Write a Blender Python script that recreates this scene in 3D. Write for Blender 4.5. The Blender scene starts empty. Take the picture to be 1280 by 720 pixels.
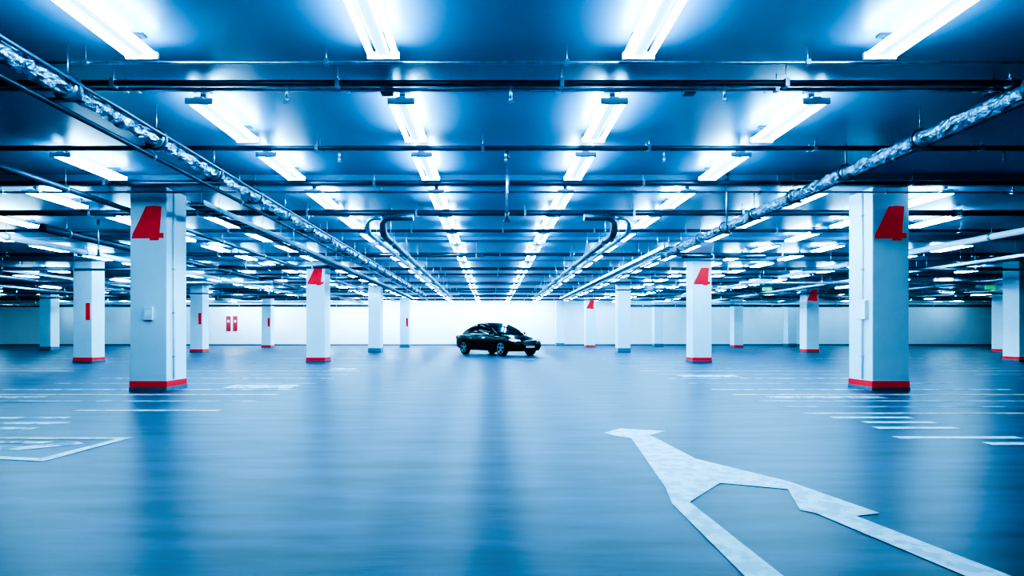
import bpy, bmesh, math, random
from mathutils import Vector, Matrix
random.seed(4)
S=bpy.context.scene
COL=S.collection
S.view_settings.view_transform='AgX'
try: S.view_settings.look='AgX - Very High Contrast'
except Exception: pass
S.view_settings.exposure=.45

# ---------------------------------------------------------------- materials
def pmat(name,col,rough=.5,metal=0,var=0,vscale=3,bump=0,bscale=20,emis=None,estr=0,coat=0,rvar=0,spec=None,stretch=None,bdist=.02,detail=7,col2=None):
    m=bpy.data.materials.new(name); m.use_nodes=True
    nt=m.node_tree; N=nt.nodes; L=nt.links; p=N['Principled BSDF']
    c=(*col,1)
    p.inputs['Base Color'].default_value=c
    p.inputs['Roughness'].default_value=rough
    p.inputs['Metallic'].default_value=metal
    if spec is not None: p.inputs['Specular IOR Level'].default_value=spec
    if coat: p.inputs['Coat Weight'].default_value=coat
    tc=N.new('ShaderNodeTexCoord'); src=tc.outputs['Object']
    if stretch:
        mp=N.new('ShaderNodeMapping'); mp.inputs['Scale'].default_value=stretch; L.new(src,mp.inputs['Vector']); src=mp.outputs['Vector']
    if var or rvar or col2:
        n=N.new('ShaderNodeTexNoise'); n.inputs['Scale'].default_value=vscale; n.inputs['Detail'].default_value=detail
        n.inputs['Roughness'].default_value=.6
        L.new(src,n.inputs['Vector'])
        if var or col2:
            r=N.new('ShaderNodeValToRGB')
            r.color_ramp.elements[0].position=.3; r.color_ramp.elements[1].position=.7
            if col2:
                r.color_ramp.elements[0].position=.44; r.color_ramp.elements[1].position=.54
                r.color_ramp.elements[0].color=(*col2,1); r.color_ramp.elements[1].color=(*col,1)
            else:
                r.color_ramp.elements[0].color=(*[x*(1-var) for x in col],1)
                r.color_ramp.elements[1].color=(*[min(1,x*(1+var)) for x in col],1)
            L.new(n.outputs['Fac'],r.inputs['Fac']); L.new(r.outputs['Color'],p.inputs['Base Color'])
        if rvar:
            mr=N.new('ShaderNodeMapRange'); mr.inputs['From Min'].default_value=.3; mr.inputs['From Max'].default_value=.7
            mr.inputs['To Min'].default_value=max(.02,rough-rvar); mr.inputs['To Max'].default_value=rough+rvar
            L.new(n.outputs['Fac'],mr.inputs['Value']); L.new(mr.outputs['Result'],p.inputs['Roughness'])
    if bump:
        n2=N.new('ShaderNodeTexNoise'); n2.inputs['Scale'].default_value=bscale; n2.inputs['Detail'].default_value=5
        L.new(tc.outputs['Object'],n2.inputs['Vector'])
        b=N.new('ShaderNodeBump'); b.inputs['Strength'].default_value=bump; b.inputs['Distance'].default_value=bdist
        L.new(n2.outputs['Fac'],b.inputs['Height']); L.new(b.outputs['Normal'],p.inputs['Normal'])
    if emis:
        p.inputs['Emission Color'].default_value=(*emis,1); p.inputs['Emission Strength'].default_value=estr
    return m

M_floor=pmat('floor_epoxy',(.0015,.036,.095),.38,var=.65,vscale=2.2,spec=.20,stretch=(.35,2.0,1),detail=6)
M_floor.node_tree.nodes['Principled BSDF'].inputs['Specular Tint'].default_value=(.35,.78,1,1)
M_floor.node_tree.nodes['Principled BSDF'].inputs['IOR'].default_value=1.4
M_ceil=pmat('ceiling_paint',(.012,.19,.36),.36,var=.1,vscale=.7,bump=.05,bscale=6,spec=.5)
M_wall=pmat('wall_paint',(.76,.88,.95),.6,var=.04,vscale=.6,bump=.05)
M_colm=pmat('column_paint',(.48,.76,.88),.5,var=.05,vscale=2,bump=.06,bscale=30)
M_redglow=pmat('red_paint_glow',(1.0,.002,.02),.5,var=.05,vscale=8,spec=.2,emis=(1,.0,.02),estr=.12)  # faint emission added, so the paint glows without being a lamp
M_redd=pmat('red_notice',(.45,.01,.03),.5,var=.1,vscale=8)
M_teal=pmat('teal_paint',(.01,.14,.22),.4,var=.1,vscale=8)
M_plinth=pmat('plinth_grey',(.03,.09,.15),.5,var=.3,vscale=9)
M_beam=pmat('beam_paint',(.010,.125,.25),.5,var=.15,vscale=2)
M_dark=pmat('dark_pipe',(.005,.035,.075),.38,metal=.2,var=.3,vscale=4)
M_steel=pmat('galvanised_steel',(.24,.44,.58),.3,metal=.9,var=.3,vscale=12)
M_foil=pmat('foil_wrap',(.22,.38,.52),.32,metal=.9,var=.85,vscale=13,bump=1.0,bscale=9,bdist=.12)
M_whitepipe=pmat('white_pipe',(.6,.78,.9),.4,var=.08)
M_line=pmat('road_paint',(.60,.80,.90),.5,vscale=9,col2=(.32,.56,.70),spec=.2)
M_worn=pmat('road_paint_flaking',(.48,.70,.82),.5,vscale=5,col2=(.04,.18,.30),spec=.2)
M_lineor=pmat('road_paint_warm',(.80,.52,.36),.5,vscale=5,col2=(.22,.30,.36),spec=.2)
M_linefaint=pmat('road_paint_worn',(.16,.38,.52),.45,vscale=3,col2=(.02,.12,.22),spec=.2)
M_tube=pmat('fluorescent_tube',(.9,.95,1),.4,emis=(.27,.72,1.0),estr=74)
M_tubefill=pmat('wall_fill_tube',(.9,.95,1),.4,emis=(.50,.82,1.0),estr=330)  # boosted fill emission, added only to whiten the far wall
M_house=pmat('lamp_housing',(.75,.85,.92),.35,var=.04)
M_cable=pmat('cable_black',(.012,.02,.03),.5,var=.2)

# ---------------------------------------------------------------- builder
class B:
    def __init__(s): s.bm=bmesh.new(); s.mats=[]
    def mi(s,m):
        if m not in s.mats: s.mats.append(m)
        return s.mats.index(m)
    def box(s,a,b,m,bev=0):
        x0,y0,z0=a;x1,y1,z1=b
        vs=[s.bm.verts.new(p) for p in [(x0,y0,z0),(x1,y0,z0),(x1,y1,z0),(x0,y1,z0),(x0,y0,z1),(x1,y0,z1),(x1,y1,z1),(x0,y1,z1)]]
        k=s.mi(m);fs=[]
        for f in [(0,3,2,1),(4,5,6,7),(0,1,5,4),(1,2,6,5),(2,3,7,6),(3,0,4,7)]:
            q=s.bm.faces.new([vs[i] for i in f]); q.material_index=k; fs.append(q)
        if bev:
            es=list({e for f in fs for e in f.edges})
            r=bmesh.ops.bevel(s.bm,geom=es,offset=bev,segments=2,affect='EDGES',profile=.5)
            for f in r['faces']: f.material_index=k
        return s
    def tube(s,pts,r,m,n=10,caps=True):
        pts=[Vector(p) for p in pts]; k=s.mi(m); rings=[]
        up=None
        for i,p in enumerate(pts):
            if i==0: t=pts[1]-p
            elif i==len(pts)-1: t=p-pts[i-1]
            else: t=(pts[i+1]-p).normalized()+(p-pts[i-1]).normalized()
            t.normalize()
            if up is None:
                up=Vector((0,0,1)) if abs(t.z)<.9 else Vector((1,0,0))
            u=(up-t*up.dot(t)).normalized(); v=t.cross(u); up=u
            rr=r[i] if isinstance(r,(list,tuple)) else r
            rings.append([s.bm.verts.new(p+u*math.cos(2*math.pi*j/n)*rr+v*math.sin(2*math.pi*j/n)*rr) for j in range(n)])
        for a,b in zip(rings,rings[1:]):
            for j in range(n):
                f=s.bm.faces.new([a[j],a[(j+1)%n],b[(j+1)%n],b[j]]); f.material_index=k; f.smooth=True
        if caps:
            for q in (rings[0],rings[-1][::-1]):
                f=s.bm.faces.new(q[::-1]); f.material_index=k
        return s
    def poly(s,pts,m,th=None):
        k=s.mi(m)
        vs=[s.bm.verts.new(p) for p in pts]
        f=s.bm.faces.new(vs); f.material_index=k
        if th:
            r=bmesh.ops.extrude_face_region(s.bm,geom=[f])
            nv=[g for g in r['geom'] if isinstance(g,bmesh.types.BMVert)]
            bmesh.ops.translate(s.bm,verts=nv,vec=Vector(th))
        return s
    def mesh(s,name,recalc=True):
        if recalc: bmesh.ops.recalc_face_normals(s.bm,faces=s.bm.faces)
        me=bpy.data.meshes.new(name); s.bm.to_mesh(me); s.bm.free()
        for m in s.mats: me.materials.append(m)
        return me
    def obj(s,name,parent=None,loc=(0,0,0),**kw):
        return mk(s.mesh(name),name,parent,loc,**kw)
def mk(me,name,parent=None,loc=(0,0,0),label=None,category=None,group=None,kind=None):
    o=bpy.data.objects.new(name,me); COL.objects.link(o); o.location=loc
    if parent: o.parent=parent
    if label:o['label']=label
    if category:o['category']=category
    if group:o['group']=group
    if kind:o['kind']=kind
    return o

CZ=1.05; CEIL=3.68; CT=CEIL-.001
# ---------------------------------------------------------------- room
XL,XR,YN,YF=-42,46,-6,46
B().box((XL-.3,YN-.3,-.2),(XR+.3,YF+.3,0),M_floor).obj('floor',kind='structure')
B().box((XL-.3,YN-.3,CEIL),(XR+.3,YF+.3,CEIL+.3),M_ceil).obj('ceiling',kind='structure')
B().box((XL-.3,YF,0),(XR+.3,YF+.3,CEIL),M_wall).obj('wall_far',kind='structure')
B().box((XL-.3,YN,0),(XL,YF,CEIL),M_wall).obj('wall_left',kind='structure')
B().box((XR,YN,0),(XR+.3,YF,CEIL),M_wall).obj('wall_right',kind='structure')
B().box((XL-.3,YN-.3,0),(XR+.3,YN,CEIL),M_beam).obj('wall_near',kind='structure')
B().box((XL,YF-.03,0),(XR,YF,.12),M_plinth).obj('baseboard_far',kind='structure')
k=1
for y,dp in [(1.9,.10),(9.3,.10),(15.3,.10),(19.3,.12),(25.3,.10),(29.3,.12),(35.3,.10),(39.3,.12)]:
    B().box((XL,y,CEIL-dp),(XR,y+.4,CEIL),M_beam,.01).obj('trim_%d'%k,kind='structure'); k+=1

# ---------------------------------------------------------------- columns
W=.66
four=[(.46,1),(.74,1.02),(1.0,1),(.93,.20),(1.07,.20),(1.07,.05),(.91,.05),(.905,-.02),(.60,-.02),(.59,.04),(-.03,.04),(.0,.18),(.22,.55)]
me_shaft=B().box((-W/2,0,0.02),(W/2,W,CT),M_colm,.012).mesh('shaft')
me_band=B().box((-W/2-.008,-.008,.07),(W/2+.008,W+.008,.18),M_redglow,.004).mesh('red_band')
me_bandt=B().box((-W/2-.008,-.008,.07),(W/2+.008,W+.008,.24),M_teal,.004).mesh('teal_band')
me_pl=B().box((-W/2-.014,-.014,0),(W/2+.014,W+.014,.07),M_plinth,.004).mesh('plinth')
b=B(); b.poly([(-.28+u*.52,-.001,2.73+v*.60) for u,v in four],M_redglow,th=(0,-.006,0))
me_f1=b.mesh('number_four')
me_rp=B().box((.12,-.012,1.5),(.27,0,2.1),M_redglow,.003).mesh('red_plate')
colpos=[]
def column(x,y,sign=True,label=None,teal=False,plate=False):
    colpos.append((x,y))
    e=mk(None,'column',None,(x,y,0),label=label or ('square white concrete column with teal base band' if teal else 'square white concrete column with red base band'+(' and red numeral' if sign else ' and small red plate' if plate else '')),category='column',group='parking hall columns')
    e.empty_display_size=.3
    mk(me_shaft,'shaft',e); mk(me_bandt if teal else me_band,'base_band',e,label='painted band at the foot'); mk(me_pl,'plinth',e)
    if sign: mk(me_f1,'number_four',e,label='red slanted numeral 4')
    if plate: mk(me_rp,'red_plate',e,label='small upright red plate')
    return e
cl=column(-6.17,10.1,label='wide white column with large red 4 and switch box')
cr=column(7.22,10.1,label='wide white column with large red 4 and conduit')
for x,y,sg,tl,pl in [(-6.15,19.7,1,0,0),(7.45,19.7,1,0,0),(-6.15,29.7,0,1,0),(7.1,29.7,0,1,0),(-6.1,39.7,0,1,1),(7.1,39.7,1,0,0),
            (-14.35,19.7,0,0,1),(-15.6,29.7,0,0,1),(-15.9,39.7,0,0,1),(19.5,20.3,0,0,0),(17.1,29.7,1,0,0),(17.6,39.7,0,0,0),(-26.0,32.7,0,1,0),(-24.5,39.7,0,0,1),(27,39.7,0,0,0),(27.5,29.7,0,0,0),(12.6,41.9,0,1,0),(5.6,45.0,0,1,0),(22.6,41.9,0,1,0)]:
    column(x,y,bool(sg),teal=bool(tl),plate=bool(pl))
b=B(); b.box((-.06,-.05,1.28),(.1,0,1.52),M_colm,.008); b.box((-.03,-.056,1.36),(.07,-.05,1.46),M_house); b.obj('switch_box',cl,label='small white electrical switch box')
b=B(); b.tube([(W/2+.02,.2,.2),(W/2+.02,.2,CT)],.016,M_whitepipe,8)
for z in (.6,1.4,2.2,3.2): b.box((W/2,.17,z),(W/2+.04,.23,z+.03),M_steel)
b.obj('conduit',cl)
b=B(); b.tube([(-W/2-.02,.25,.2),(-W/2-.02,.25,CT)],.018,M_whitepipe,8)
for z in (.6,1.4,2.2,3.2): b.box((-W/2-.045,.22,z),(-W/2,.28,z+.03),M_steel)
b.obj('conduit',cr)
b=B(); b.box((-W/2-.07,.1,1.3),(-W/2,.34,1.65),M_house,.01); b.obj('switch_box',cr,label='small grey electrical switch box')

# ---------------------------------------------------------------- fluorescent fixtures
FL=1.25; TX=.11; TR=.027
b=B(); b.box((-.05,0,0),(.05,FL,.045),M_house,.006); me_h=b.mesh('lamp_housing')
me_t=B().tube([(0,.03,0),(0,FL-.03,0)],TR,M_tube,12).mesh('fluorescent_tube')
b=B(); b.box((-.145,0,-.035),(.145,.03,.03),M_house,.004); me_e=b.mesh('lamp_holder')
b=B(); b.box((-.03,.0,.04),(.03,.04,.139),M_dark); b.box((-.09,-.03,.115),(.09,.03,.139),M_dark); me_b=b.mesh('hanger_bracket')
def farlamp(mt):
    b=B(); b.box((-.05,0,0),(.05,FL,.045),M_house); b.box((-.14,0,-.02),(.14,.03,.03),M_house); b.box((-.14,FL-.03,-.02),(.14,FL,.03),M_house)
    b.tube([(-TX,.03,0),(-TX,FL-.03,0)],TR,mt,6); b.tube([(TX,.03,0),(TX,FL-.03,0)],TR,mt,6)
    b.box((-.02,.1,.04),(.02,.14,.139),M_dark);b.box((-.02,FL-.14,.04),(.02,FL-.1,.139),M_dark)
    return b.mesh('fluorescent_lamp')
me_far=farlamp(M_tube); me_wallfill=farlamp(M_tubefill)
LZ=3.54
LAB='ceiling-hung twin-tube fluorescent lamp, glowing bluish white'
nl=0
def lamp(x,y,z=LZ):
    global nl
    if nl>=300: return
    for cx,cy in colpos:
        if abs(x-cx)<.52 and y<cy+.75 and y+FL>cy-.05: return
    nl+=1
    if y<15:
        e=mk(None,'fluorescent_lamp',None,(x,y,z),label=LAB,category='ceiling lamp',group='ceiling fluorescent lamps')
        mk(me_h,'lamp_housing',e)
        mk(me_t,'tube',e,(-TX,0,0)); mk(me_t,'tube',e,(TX,0,0))
        mk(me_e,'lamp_holder',e); mk(me_e,'lamp_holder',e,(0,FL-.03,0))
        mk(me_b,'hanger_bracket',e,(0,.1,0)); mk(me_b,'hanger_bracket',e,(0,FL-.12,0))
    else:
        mk(me_wallfill if (y>42 and -23<x<7) else me_far,'fluorescent_lamp',None,(x,y,z),label=LAB,category='ceiling lamp',group='ceiling fluorescent lamps')  # last row in mid-hall is added fill light for the wall
ys=[3.8,6.0,7.8,9.85]+[11.9+2.0*i for i in range(17)]
for x in (-3.13,-.96,1.33,3.5):
    for y in ys: lamp(x,y)
def orow(x,step,off,ymin=5.5):
    for i,y in enumerate(ys):
        if abs(x)/.95>y or (y<ymin): continue
        if (i+off)%step and y<43: continue  # final row is never thinned: extra lamps added to brighten the far wall
        lamp(x,y)
for x,s,o in ((-6.0,1,0),(-8.1,1,0),(-10.7,2,0),(-13.0,1,0),(-17.5,2,1),(-20.4,2,0),(-24,2,1),(-29,2,0),(-34,3,1),
              (5.85,1,0),(8.1,1,0),(9.95,1,0),(13.6,1,0),(19.3,2,1),(23.2,2,0),(28.2,2,1),(32,2,0),(37,3,1)):
    orow(x,s,o,9.5 if x==5.85 else 5.5)

# ---------------------------------------------------------------- pipes
def foilpipe(x,z,r,y0,y1,lab):
    e=mk(None,'insulated_pipe',None,(x,y0,z),label=lab,category='pipe')
    L=y1-y0; n=int(L/.07)
    bm=bmesh.new(); rg=[]; N=16
    for i in range(n+1):
        base=r*random.uniform(.82,1.14)
        rg.append([bm.verts.new((math.cos(2*math.pi*j/N)*base*random.uniform(.80,1.2),L*i/n,math.sin(2*math.pi*j/N)*base*random.uniform(.80,1.2))) for j in range(N)])
    for a,c in zip(rg,rg[1:]):
        for j in range(N): bm.faces.new([a[j],a[(j+1)%N],c[(j+1)%N],c[j]])
    bm.faces.new(rg[0]); bm.faces.new(rg[-1][::-1])
    bmesh.ops.recalc_face_normals(bm,faces=bm.faces)
    me=bpy.data.meshes.new('foil_jacket'); bm.to_mesh(me); bm.free(); me.materials.append(M_foil); mk(me,'foil_jacket',e,label='crinkled silver foil jacket')
    b=B(); b.tube([(r*1.35+random.uniform(-.006,.006),L*i/60,.03+random.uniform(-.006,.006)) for i in range(61)],.02,M_dark,8); b.obj('side_cable',e,label='dark cable strapped along the pipe')
    y=.9;i=0
    while y<L:
        b=B(); b.tube([(0,y-.05,0),(0,y+.05,0)],r*1.3,M_steel,14); b.tube([(0,y-.02,0),(0,y+.02,0)],r*1.55,M_dark,14)
        b.tube([(0,y,r),(0,y,CT-z)],.01,M_steel,6)
        b.box((-r*1.8,y-.03,-r*1.45),(r*1.8,y+.03,-r*1.15),M_dark)
        b.obj('clamp',e,label='bolted metal pipe clamp with hanger rod'); y+=1.35; i+=1
foilpipe(-3.85,3.28,.084,1.5,33,'crinkled foil-wrapped insulated pipe hung under the ceiling')
foilpipe(4.95,3.28,.076,1.5,16,'crinkled foil-wrapped insulated pipe hung under the ceiling')
def ypipe(x,z,r,y0,y1,m,lab,name='pipe'):
    b=B(); b.tube([(0,0,0),(0,y1-y0,0)],r,m,10)
    y=.7
    while y<y1-y0:
        b.tube([(0,y,0),(0,y,CT-z)],.006,M_steel,6); b.tube([(0,y-.02,0),(0,y+.02,0)],r*1.3,M_steel,10); y+=2.6
    b.obj(name,None,(x,y0,z),label=lab,category='pipe')
ypipe(4.95,3.28,.035,16.05,38,M_steel,'slim galvanised pipe hung under the ceiling')
ypipe(-4.45,3.38,.03,1.5,40,M_dark,'thin dark pipe hung under the ceiling')
ypipe(5.35,3.36,.03,1.5,40,M_dark,'thin dark pipe hung under the ceiling')
ypipe(-6.75,3.34,.05,3,40,M_dark,'dark round pipe hung under the ceiling')
ypipe(-11.5,3.33,.075,10,42,M_whitepipe,'long white painted pipe under the ceiling')
ypipe(11.9,3.33,.08,10,41.5,M_whitepipe,'long white painted pipe under the ceiling')
ypipe(-9.6,3.3,.09,12,42,M_dark,'thick dark pipe under the ceiling')
ypipe(15.6,3.3,.09,12,42,M_dark,'thick dark pipe under the ceiling')
ypipe(-19.5,3.3,.09,16,42,M_steel,'galvanised pipe under the ceiling')
ypipe(21.5,3.3,.09,16,42,M_steel,'galvanised pipe under the ceiling')
def xpipe(y,z,r,x0,x1,m,lab,sl=0,boxes=False):
    b=B(); b.tube([(x0,0,sl*x0),(x1,0,sl*x1)],r,m,10)
    x=x0+.9
    while x<x1:
        b.tube([(x,0,sl*x),(x,0,CT-z)],.005,M_steel,6); b.box((x-.02,-r-.008,sl*x-r-.008),(x+.02,r+.008,sl*x+r+.008),M_steel); x+=2.2
    if boxes:
        for q in range(6):
            x=x0+(x1-x0)*(q+.5)/6; b.box((x-.06,-.04,sl*x-.05),(x+.06,.04,sl*x+.05),M_dark)
    b.obj('pipe',None,(0,y,z),label=lab,category='pipe')
LC='thin steel conduit crossing below the ceiling'; LP='dark round pipe crossing below the ceiling'
xpipe(5.12,3.52,.016,-9,10,M_steel,LC)
xpipe(5.50,3.50,.032,-9,10,M_dark,LP)
xpipe(5.68,3.52,.02,-9,10,M_steel,LC)
xpipe(5.88,3.60,.02,-9,10,M_dark,LP,boxes=True)
xpipe(7.42,3.50,.03,-12,13,M_dark,LP)
xpipe(7.56,3.52,.016,-12,13,M_steel,LC)
xpipe(9.16,3.50,.035,-16,17,M_dark,LP)
xpipe(9.76,3.50,.018,-16,17,M_steel,LC)
xpipe(11.35,3.48,.06,-20,21,M_dark,'thick dark pipe crossing below the ceiling')
xpipe(11.6,3.50,.03,-20,21,M_steel,LC)
for i,y in enumerate((13.5,17.5,21.5,23.5,27.5,31.5,33.5,37.5,41.5)):
    r=.04+.012*(i%3)
    xpipe(y,3.51-.01*(i%2),r,-38,40,M_dark,'dark round pipe crossing below the ceiling')
for i,y in enumerate((17.1,21.3,26.6,30.65,34.6,38.2,41.1)):
    for x0,x1 in ((-40,-8.3),(9.5,44)):
        xpipe(y,2.98-.03*(i%3),.04+.02*(i%2),x0,x1,M_steel if i%3==1 else M_dark,'low-hung pipe over the parking bays')
for i,(y,x0,x1) in enumerate(((15.9,-3.5,-.2),(16.1,5.5,7.9),(18.6,-9,-5.0),(22.4,5.5,11.5),(22.6,-9.3,-5),(24.6,-1.8,2.1),(28.6,5.5,11.5),(32.6,-1.8,2.1),(36.9,5.5,11.5))):
    xpipe(y,3.24,.04+.01*(i%3),x0,x1,M_dark,'short dark pipe run below the ceiling')
def bent(x,sg,y0,y1,r,m,z0=3.40,z1=3.02,ln=.6):
    b=B(); pts=[(x-sg*ln,y0,z0),(x-sg*.16,y0,z0),(x-sg*.05,y0,z0-.03),(x,y0+.02,z0-.1),(x,y0+.04,z1+.10),(x,y0+.10,z1+.03),(x,y0+.22,z1),(x,y1,z1)]
    b.tube([Vector(p)-Vector((x,y0,z1)) for p in pts],r,m,12)
    y=.9
    while y<y1-y0: 
        b.tube([(0,y,0),(0,y,CT-z1)],.008,M_steel,6); b.tube([(0,y-.03,0),(0,y+.03,0)],r*1.3,M_steel,12); y+=2.2
    b.obj('bent_pipe',None,(x,y0,z1),label='pipe dropping with an elbow then running under ceiling',category='pipe')
bent(-2.1,-1,10.9,30,.07,M_dark,3.3,2.98); bent(-2.45,-1,11.15,30,.045,M_steel,3.34,3.06,.3)
bent(2.42,1,10.9,30,.07,M_dark,3.3,2.98); bent(2.77,1,11.15,30,.045,M_steel,3.34,3.06,.3)
def tray(x,z,w,y0,y1):
    e=mk(None,'cable_tray',None,(x,y0,z),label='metal cable tray carrying bundled black cables',category='cable tray')
    L=y1-y0; b=B(); b.box((-w/2,0,0),(-w/2+.01,L,.08),M_steel); b.box((w/2-.01,0,0),(w/2,L,.08),M_steel)
    y=0
    while y<L: b.box((-w/2,y,0),(w/2,y+.03,.012),M_steel); y+=.3
    y=.5
    while y<L:
        for sx in (-w/2,w/2): b.tube([(sx,y,.02),(sx,y,CT-z)],.006,M_steel,6)
        y+=1.8
    b.obj('tray',e)
    b=B()
    for q in range(5):
        xx=-w/2+.04+q*(w-.08)/4; b.tube([(xx+random.uniform(-.01,.01),L*t/20,.03+random.uniform(0,.02)) for t in range(21)],.014,M_cable,6)
    b.obj('cables',e)
tray(-4.75,3.10,.3,9,34); tray(4.35,3.10,.28,13.6,34); tray(-16.6,3.13,.4,16,40); tray(-22.3,3.13,.4,20,40); tray(14.7,3.13,.35,15,40); tray(25.5,3.13,.4,22,40)
def drop(x,y,zb,r=.014):
    b=B(); b.tube([(0,0,0),(0,0,CT-zb)],r,M_steel,8); b.tube([(0,0,-.05),(0,0,.08)],r*2,M_dark,8); b.tube([(0,0,CT-zb-.12),(0,0,CT-zb)],r*2.2,M_dark,8)
    b.box((-.05,-.02,-.07),(.05,.02,-.045),M_dark)
    b.obj('drop_rod',None,(x,y,zb),label='thin metal rod hanging down from the ceiling',category='rod')
drop(.24,8.1,2.72); drop(3.9,9.25,2.75); drop(-9.1,13,2.9); drop(9.2,14,2.9)
b=B(); b.tube([(0,0,.12),(0,0,0)],.012,M_steel,8); b.tube([(0,0,0),(0,0,-.03)],[.02,.008],M_steel,8); b.tube([(0,0,-.035),(0,0,-.04)],.03,M_steel,10)
me_s=b.mesh('sprinkler_head')
for x in (-2,0.2,2.3,6.8):
    for y in (5.5,7.42):
        mk(me_s,'sprinkler_head',None,(x,y,3.355),label='small steel sprinkler head under a pipe',category='sprinkler',group='sprinkler heads')

# ---------------------------------------------------------------- signs
b=B(); b.box((-.22,-.03,-.09),(.22,.03,.09),pmat('exit_green',(.0,.30,.12),.4,emis=(.0,.6,.18),estr=.6),.01)
b.poly([(-.15,-.032,-.015),(.04,-.032,-.015),(.04,-.032,-.05),(.15,-.032,0),(.04,-.032,.05),(.04,-.032,.015),(-.15,-.032,.015)],M_whitepipe,th=(0,-.002,0))
b.tube([(-.15,0,.09),(-.15,0,.6)],.008,M_steel,6); b.tube([(.15,0,.09),(.15,0,.6)],.008,M_steel,6)
me_x=b.mesh('exit_sign')
for x,y in ((12.8,25.9),(8.9,36.2),(22.3,25.0)):
    mk(me_x,'exit_sign',None,(x,y,3.07),label='green exit sign hung from the ceiling',category='exit sign',group='green exit signs')
for x in (-21.5,-20.95): 
    b=B(); b.box((-.19,-.05,-.62),(.19,0,.62),M_redd,.02); b.box((-.09,-.056,.1),(.09,-.05,.3),pmat('sign_white',(.7,.7,.7),.5),.0)
    b.obj('red_wall_sign',None,(x,YF,1.8),label='tall dark red notice board on the white wall',category='sign',group='red wall notices')

# ---------------------------------------------------------------- floor markings
def mark(pts,m=M_line,name='floor_marking',lab='worn white painted floor line',z=.002,group=None):
    b=B(); b.poly([(x,y,z) for x,y in pts],m,th=(0,0,.001)); return b.obj(name,label=lab,category='road marking',group=group)
def rect(x0,y0,x1,y1): return [(x0,y0),(x1,y0),(x1,y1),(x0,y1)]
arrow=[(1.193,5.86),(1.418,6.125),(1.87,5.976),(1.632,5.742),(1.708,4.652),(2.10,3.952),(2.26,3.252),(2.09,3.20),(2.242,2.418),(2.326,2.0),(2.128,2.0),(2.045,2.418),(1.891,3.252),(1.83,3.31),
(1.993,3.75),(1.603,3.91),(1.233,3.467),(1.261,2.418),(1.267,2.0),(1.09,2.0),(1.095,2.418),(1.114,3.435),(1.185,3.789),(1.40,5.56),(1.247,5.742)]
mark(arrow,name='floor_arrow',lab='large forked white arrow painted on the floor',z=.003)
for y,x0,x1 in ((6.93,4.23,5.2),(6.56,4.38,5.2),(6.18,4.25,5.15),(5.61,4.06,5.3),(5.3,4.7,5.5)):
    mark(rect(x0,y-.06,x1,y+.06),name='hatch_stripe',lab='short white stripe of a hatched floor box',group='hatched floor box stripes')
for y,x0,x1 in ((6.9,-6.2,-5.2),(6.5,-6.1,-4.9),(6.15,-6.0,-5.0)):
    mark(rect(x0,y-.07,x1,y+.07),M_worn,name='hatch_stripe',lab='faded short stripe of a hatched floor box',group='hatched floor box stripes')
b=B()
b.poly([(x,y,.003) for x,y in [(-6.2,5.66),(-3.57,5.61),(-3.60,5.50),(-6.2,5.55)]],M_lineor,th=(0,0,.001))
b.poly([(x,y,.004) for x,y in [(-3.59,5.50),(-3.64,4.56),(-5.2,4.86),(-5.2,4.94),(-3.75,4.67),(-3.68,5.50)]],M_line,th=(0,0,.001))
b.poly([(x,y,.003) for x,y in [(-5.3,5.42),(-4.2,5.40),(-4.25,5.30),(-5.3,5.33)]],M_worn,th=(0,0,.0005))
b.poly([(x,y,.003) for x,y in [(-5.2,5.20),(-4.3,5.16),(-4.0,5.40),(-3.85,5.30),(-4.2,5.0),(-5.2,5.07)]],M_worn,th=(0,0,.0005))
b.obj('floor_symbol',label='white outlined floor symbol with worn inner marks',category='road marking')
mark(rect(-5.6,7.50,-3.66,7.64),M_lineor,lab='worn orange and white floor line')
G='parking bay lines'
for i,y in enumerate((8.6,9.5,10.35,11.6,12.9,14.1,15.4,16.6,17.9,20.4,22.9,25.4,28,30.5,33,36,39)):
    for x0,x1 in ((-9.0,-3.6),(4.1,9.6),(-20.5,-11.5),(12.2,20.0)):
        if abs(x0)>10 and y<10: continue
        mark(rect(x0,y-.07,x1,y+.07),M_worn if i in(2,4,10) else (M_lineor if i in (1,6) else M_linefaint),'bay_line','faded painted parking bay line',group=G)
mark(rect(4.1,7.25,9,7.36),M_lineor,'bay_line','long faintly warm painted bay line',group=G,z=.001)
mark(rect(4.1,7.9,10,8.0),M_linefaint,'bay_line','faded painted parking bay line',group=G)
for x0,y0,x1,y1 in ((-5.1,10.6,-3.8,11.3),(-4.6,15.9,-3.9,16.5),(4.5,9.0,6.4,9.25),(4.6,13.3,6,13.9),(-9.5,9.0,-7.3,9.25)):
    mark(rect(x0,y0,x1,y1),M_worn,'floor_patch','pale worn painted block on the floor')

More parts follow.
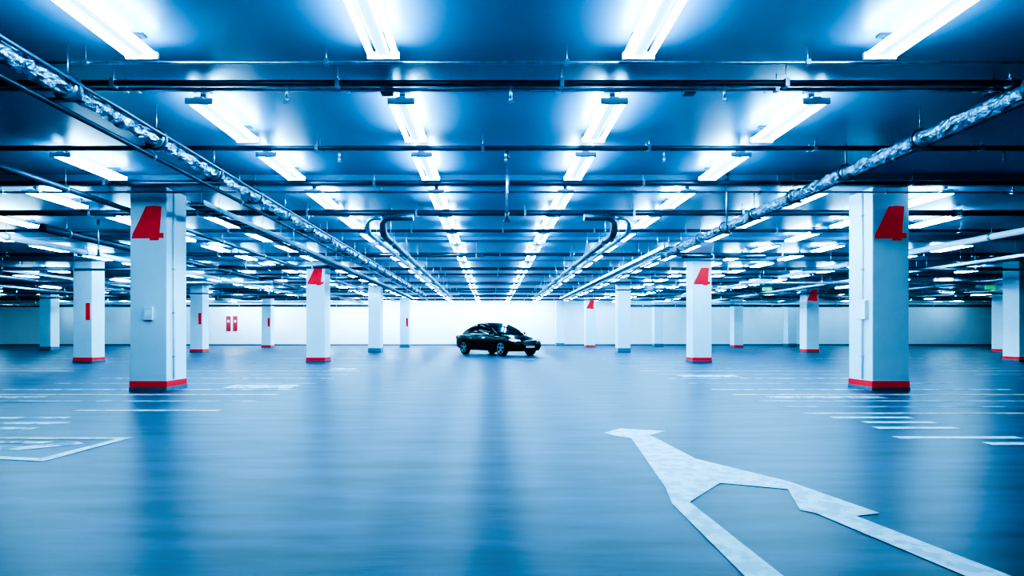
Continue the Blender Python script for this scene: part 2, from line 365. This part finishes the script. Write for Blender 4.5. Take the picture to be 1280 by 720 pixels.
# ---------------------------------------------------------------- car
M_paint=pmat('car_black',(.0008,.001,.002),.14,spec=.16,var=.1)
M_glass=pmat('car_glass',(.001,.002,.004),.08,spec=.22)
M_tyre=pmat('tyre',(.003,.004,.005),.8,var=.2,vscale=20,spec=.1)
M_rim=pmat('alloy',(.30,.36,.42),.3,metal=1,var=.1)
M_chrome=pmat('chrome',(.6,.68,.75),.12,metal=1,var=.03)
M_hl=pmat('headlight_lens',(.6,.72,.82),.08,coat=1,var=.05)
M_tl=pmat('taillight_lens',(.5,.01,.02),.15,var=.1)
M_plate=pmat('plate',(.22,.28,.34),.4,var=.03)
car=mk(None,'car',None,(0,0,0),label='black four-door sedan parked in the aisle',category='car')
st=[(-2.33,.60,.40,.74,.80),(-2.27,.76,.28,.84,.93),(-1.95,.86,.22,.90,1.01),(-1.45,.895,.19,.915,1.01),(-.6,.91,.18,.90,.95),(.3,.91,.18,.885,.94),(1.0,.90,.18,.86,.95),(1.35,.895,.18,.835,.925),(1.75,.87,.19,.785,.865),(2.1,.80,.21,.70,.77),(2.27,.70,.25,.62,.68),(2.33,.56,.32,.52,.57)]
bm=bmesh.new(); rings=[]
for x,hw,zb,zs,zt in st:
    half=[(hw*.82,zb),(hw*.97,zb+.09),(hw*1.0,zb*.45+zs*.55),(hw*.985,zs-.06),(hw*.93,zs),(hw*.72,zs*.35+zt*.65)]
    pr=[(0,zb)]+half+[(0,zt)]+[(-a,c) for a,c in half[::-1]]
    rings.append([bm.verts.new((x,a,c)) for a,c in pr])
n=len(rings[0])
for a,b_ in zip(rings,rings[1:]):
    for j in range(n): bm.faces.new([a[j],a[(j+1)%n],b_[(j+1)%n],b_[j]])
bm.faces.new(rings[0]); bm.faces.new(rings[-1][::-1])
bmesh.ops.recalc_face_normals(bm,faces=bm.faces)
for f in bm.faces:f.smooth=True
me=bpy.data.meshes.new('body'); bm.to_mesh(me); bm.free(); me.materials.append(M_paint)
body=mk(me,'body',car)
md=body.modifiers.new('s','SUBSURF'); md.levels=3; md.render_levels=3
cut=[]
for x in (-1.38,1.42):
    for s in (-1,1):
        b=B(); b.tube([(x,s*.62,.33),(x,s*1.1,.33)],.375,M_tyre,32); c=b.obj('c'); cut.append(c)
        md=body.modifiers.new('b','BOOLEAN'); md.object=c; md.operation='DIFFERENCE'; md.solver='EXACT'
dg=bpy.context.evaluated_depsgraph_get(); dg.update()
nm=bpy.data.meshes.new_from_object(body.evaluated_get(dg)); body.modifiers.clear(); body.data=nm
for c in cut: bpy.data.objects.remove(c,do_unlink=True)
lv=[(.86,-1.92,1.22,.74,.78),(1.08,-1.56,.84,.70,.73),(1.28,-1.16,.42,.62,.65),(1.40,-.80,.08,.54,.57),(1.455,-.52,-.18,.42,.44),(1.475,-.40,-.30,.14,.14)]
def lvl(v):
    v=max(0,min(len(lv)-1.0001,v)); i=int(v); t=v-i
    g=lambda k:lv[max(0,min(len(lv)-1,k))]
    p0,p1,p2,p3=g(i-1),g(i),g(i+1),g(i+2)
    return [.5*(2*b_+(c-a)*t+(2*a-5*b_+4*c-d)*t*t+(3*b_-a-3*c+d)*t**3) for a,b_,c,d in zip(p0,p1,p2,p3)]
def surf(j,v):
    z,xr,xf,hr,hf=lvl(v); j=j%20
    if j<=4: u=-1+j/2; return Vector((xf+.10*(1-u*u),hf*u,z))
    if j<=10: u=(j-4)/6; return Vector((xf+(xr-xf)*u,hf+(hr-hf)*u+.06*math.sin(math.pi*u),z))
    if j<=14: u=1-(j-10)/2; return Vector((xr-.08*(1-u*u),hr*u,z))
    u=(j-14)/6; return Vector((xr+(xf-xr)*u,-(hr+(hf-hr)*u+.06*math.sin(math.pi*u)),z))
bm=bmesh.new(); NJ=60; NV=30
RR=[[bm.verts.new(surf(20*j/NJ,(len(lv)-1)*i/NV)) for j in range(NJ)] for i in range(NV+1)]
for a,b_ in zip(RR,RR[1:]):
    for j in range(NJ): bm.faces.new([a[j],a[(j+1)%NJ],b_[(j+1)%NJ],b_[j]])
bm.faces.new(RR[-1]); bm.faces.new(RR[0][::-1]); bmesh.ops.recalc_face_normals(bm,faces=bm.faces)
for f in bm.faces:f.smooth=True
me=bpy.data.meshes.new('cabin'); bm.to_mesh(me); bm.free(); me.materials.append(M_paint); mk(me,'roof',car,label='black arched roof and pillars')
def patch(name,js,v0,v1,m,off=.010,sk=(0,0)):
    bm=bmesh.new(); nv=14; nj=14; g=[]
    for a in range(nv+1):
        row=[];v=v0+(v1-v0)*a/nv
        for c in range(nj+1):
            j=(js[0]+sk[0]*a/nv)+((js[1]+sk[1]*a/nv)-(js[0]+sk[0]*a/nv))*c/nj
            p=surf(j,v); d=.02
            nn=(surf(j+d,v)-surf(j-d,v)).cross(surf(j,v+d)-surf(j,v-d)).normalized()
            row.append(bm.verts.new(p+nn*off))
        g.append(row)
    for a in range(nv):
        for c in range(nj): f=bm.faces.new([g[a][c],g[a][c+1],g[a+1][c+1],g[a+1][c]]); f.smooth=True
    me=bpy.data.meshes.new(name); bm.to_mesh(me); bm.free(); me.materials.append(m); return mk(me,name,car)
patch('windshield',(.25,3.75),.45,3.0,M_glass); patch('rear_window',(10.25,13.75),.6,3.0,M_glass)
patch('side_window',(4.9,6.9),.55,2.6,M_glass,sk=(.2,0)); patch('side_window',(7.1,9.0),.55,2.6,M_glass,sk=(0,-.1))
patch('side_window',(17.1,19.1),.55,2.6,M_glass,sk=(0,-.2)); patch('side_window',(15.0,16.9),.55,2.6,M_glass,sk=(.1,0))
for s,j in ((1,(4.8,9.2)),(-1,(14.8,19.2))): patch('window_trim',j,.44,.52,M_chrome,.014)
for x in (-1.38,1.42):
    for s in (-1,1):
        w=mk(None,'wheel',car,(x,s*.79,.33))
        b=B(); prof=[(-.10,.26),(-.105,.30),(-.08,.33),(.08,.33),(.105,.30),(.10,.26),(.09,.22)]
        bm=b.bm;k_=b.mi(M_tyre);rg=[]
        for q in range(36):
            a=2*math.pi*q/36; rg.append([bm.verts.new((math.cos(a)*r,s*y,math.sin(a)*r)) for y,r in prof+[(-.09,.22)]])
        for q in range(36):
            A,C=rg[q],rg[(q+1)%36]
            for t in range(len(A)):
                f=bm.faces.new([A[t],A[(t+1)%len(A)],C[(t+1)%len(A)],C[t]]); f.smooth=True
        b.obj('tyre',w)
        b=B(); b.tube([(0,s*.02,0),(0,s*.04,0)],.215,M_tyre,24)
        for q in range(5):
            a=2*math.pi*q/5+.3; ca,sa=math.cos(a),math.sin(a)
            pa=[(-.035,.03),(.035,.03),(.028,.22),(-.028,.22)]
            b.poly([(ca*r-sa*u,s*.075,sa*r+ca*u) for u,r in pa],M_rim,th=(0,s*.02,0))
        b.tube([(0,s*.06,0),(0,s*.1,0)],.05,M_rim,16)
        for q in range(36):
            a=2*math.pi*q/36;a2=2*math.pi*(q+1)/36
            b.poly([(math.cos(t)*r,s*.095,math.sin(t)*r) for t,r in ((a,.21),(a2,.21),(a2,.235),(a,.235))],M_rim,th=(0,s*.01,0))
        b.obj('rim',w,label='five-spoke alloy rim')
for s in (-1,1):
    b=B(); b.poly([(2.22,s*.42,.58),(2.13,s*.74,.62),(1.90,s*.865,.70),(1.95,s*.80,.75),(2.18,s*.45,.69)],M_hl,th=(.06,s*.02,.01)); b.obj('headlight',car,label='clear swept headlight')
    b=B(); b.poly([(-2.29,s*.45,.74),(-2.22,s*.74,.72),(-2.07,s*.84,.80),(-2.08,s*.82,.88),(-2.26,s*.50,.88)],M_tl,th=(-.02,s*.01,0)); b.obj('taillight',car,label='red taillight')
    b=B(); b.box((.72,min(s*.86,s*1.03),.93),(.84,max(s*.86,s*1.03),1.04),M_paint,.03); b.box((.71,min(s*.89,s*1.01),.95),(.722,max(s*.89,s*1.01),1.02),M_chrome); b.obj('mirror',car)
    for x in (-.75,.25):
        b=B(); b.box((x-.09,min(s*.90,s*.935),.76),(x+.09,max(s*.90,s*.935),.785),M_chrome,.008); b.obj('door_handle',car,label='chrome door handle')
    b=B(); b.poly([(2.26,s*.50,.32),(2.22,s*.66,.34),(2.22,s*.66,.42),(2.27,s*.50,.40)],M_hl,th=(.03,0,0)); b.obj('fog_lamp',car)
b=B(); b.box((2.26,-.36,.50),(2.345,.36,.515),M_chrome); b.box((2.24,-.36,.60),(2.32,.36,.615),M_chrome)
for q in range(4): b.box((2.26,-.35,.525+.018*q),(2.335,.35,.53+.018*q),M_chrome)
b.obj('grille',car,label='chrome slatted grille')
b=B(); b.box((2.31,-.24,.36),(2.35,.24,.45),M_plate,.004); b.obj('number_plate',car,label='grey number plate')
b=B(); b.box((2.2,-.55,.24),(2.31,.55,.33),M_tyre,.03); b.obj('bumper_intake',car)
sc=1.05
car.scale=(sc,sc,sc)
car.location=(.3,26.9,0)
car.rotation_euler=(0,0,-math.radians(90-37))

# ---------------------------------------------------------------- world, camera
w=bpy.data.worlds.new('World'); S.world=w; w.use_nodes=True
w.node_tree.nodes['Background'].inputs[0].default_value=(.05,.2,.5,1); w.node_tree.nodes['Background'].inputs[1].default_value=.3
cd=bpy.data.cameras.new('camera'); cam=bpy.data.objects.new('camera',cd); COL.objects.link(cam)
cam.location=(0,0,CZ); cam.rotation_euler=(math.radians(90),0,0)
cd.sensor_width=36; cd.lens=36*700/1280; cd.shift_x=27/1280; cd.shift_y=56/1280; cd.clip_end=200
S.camera=cam
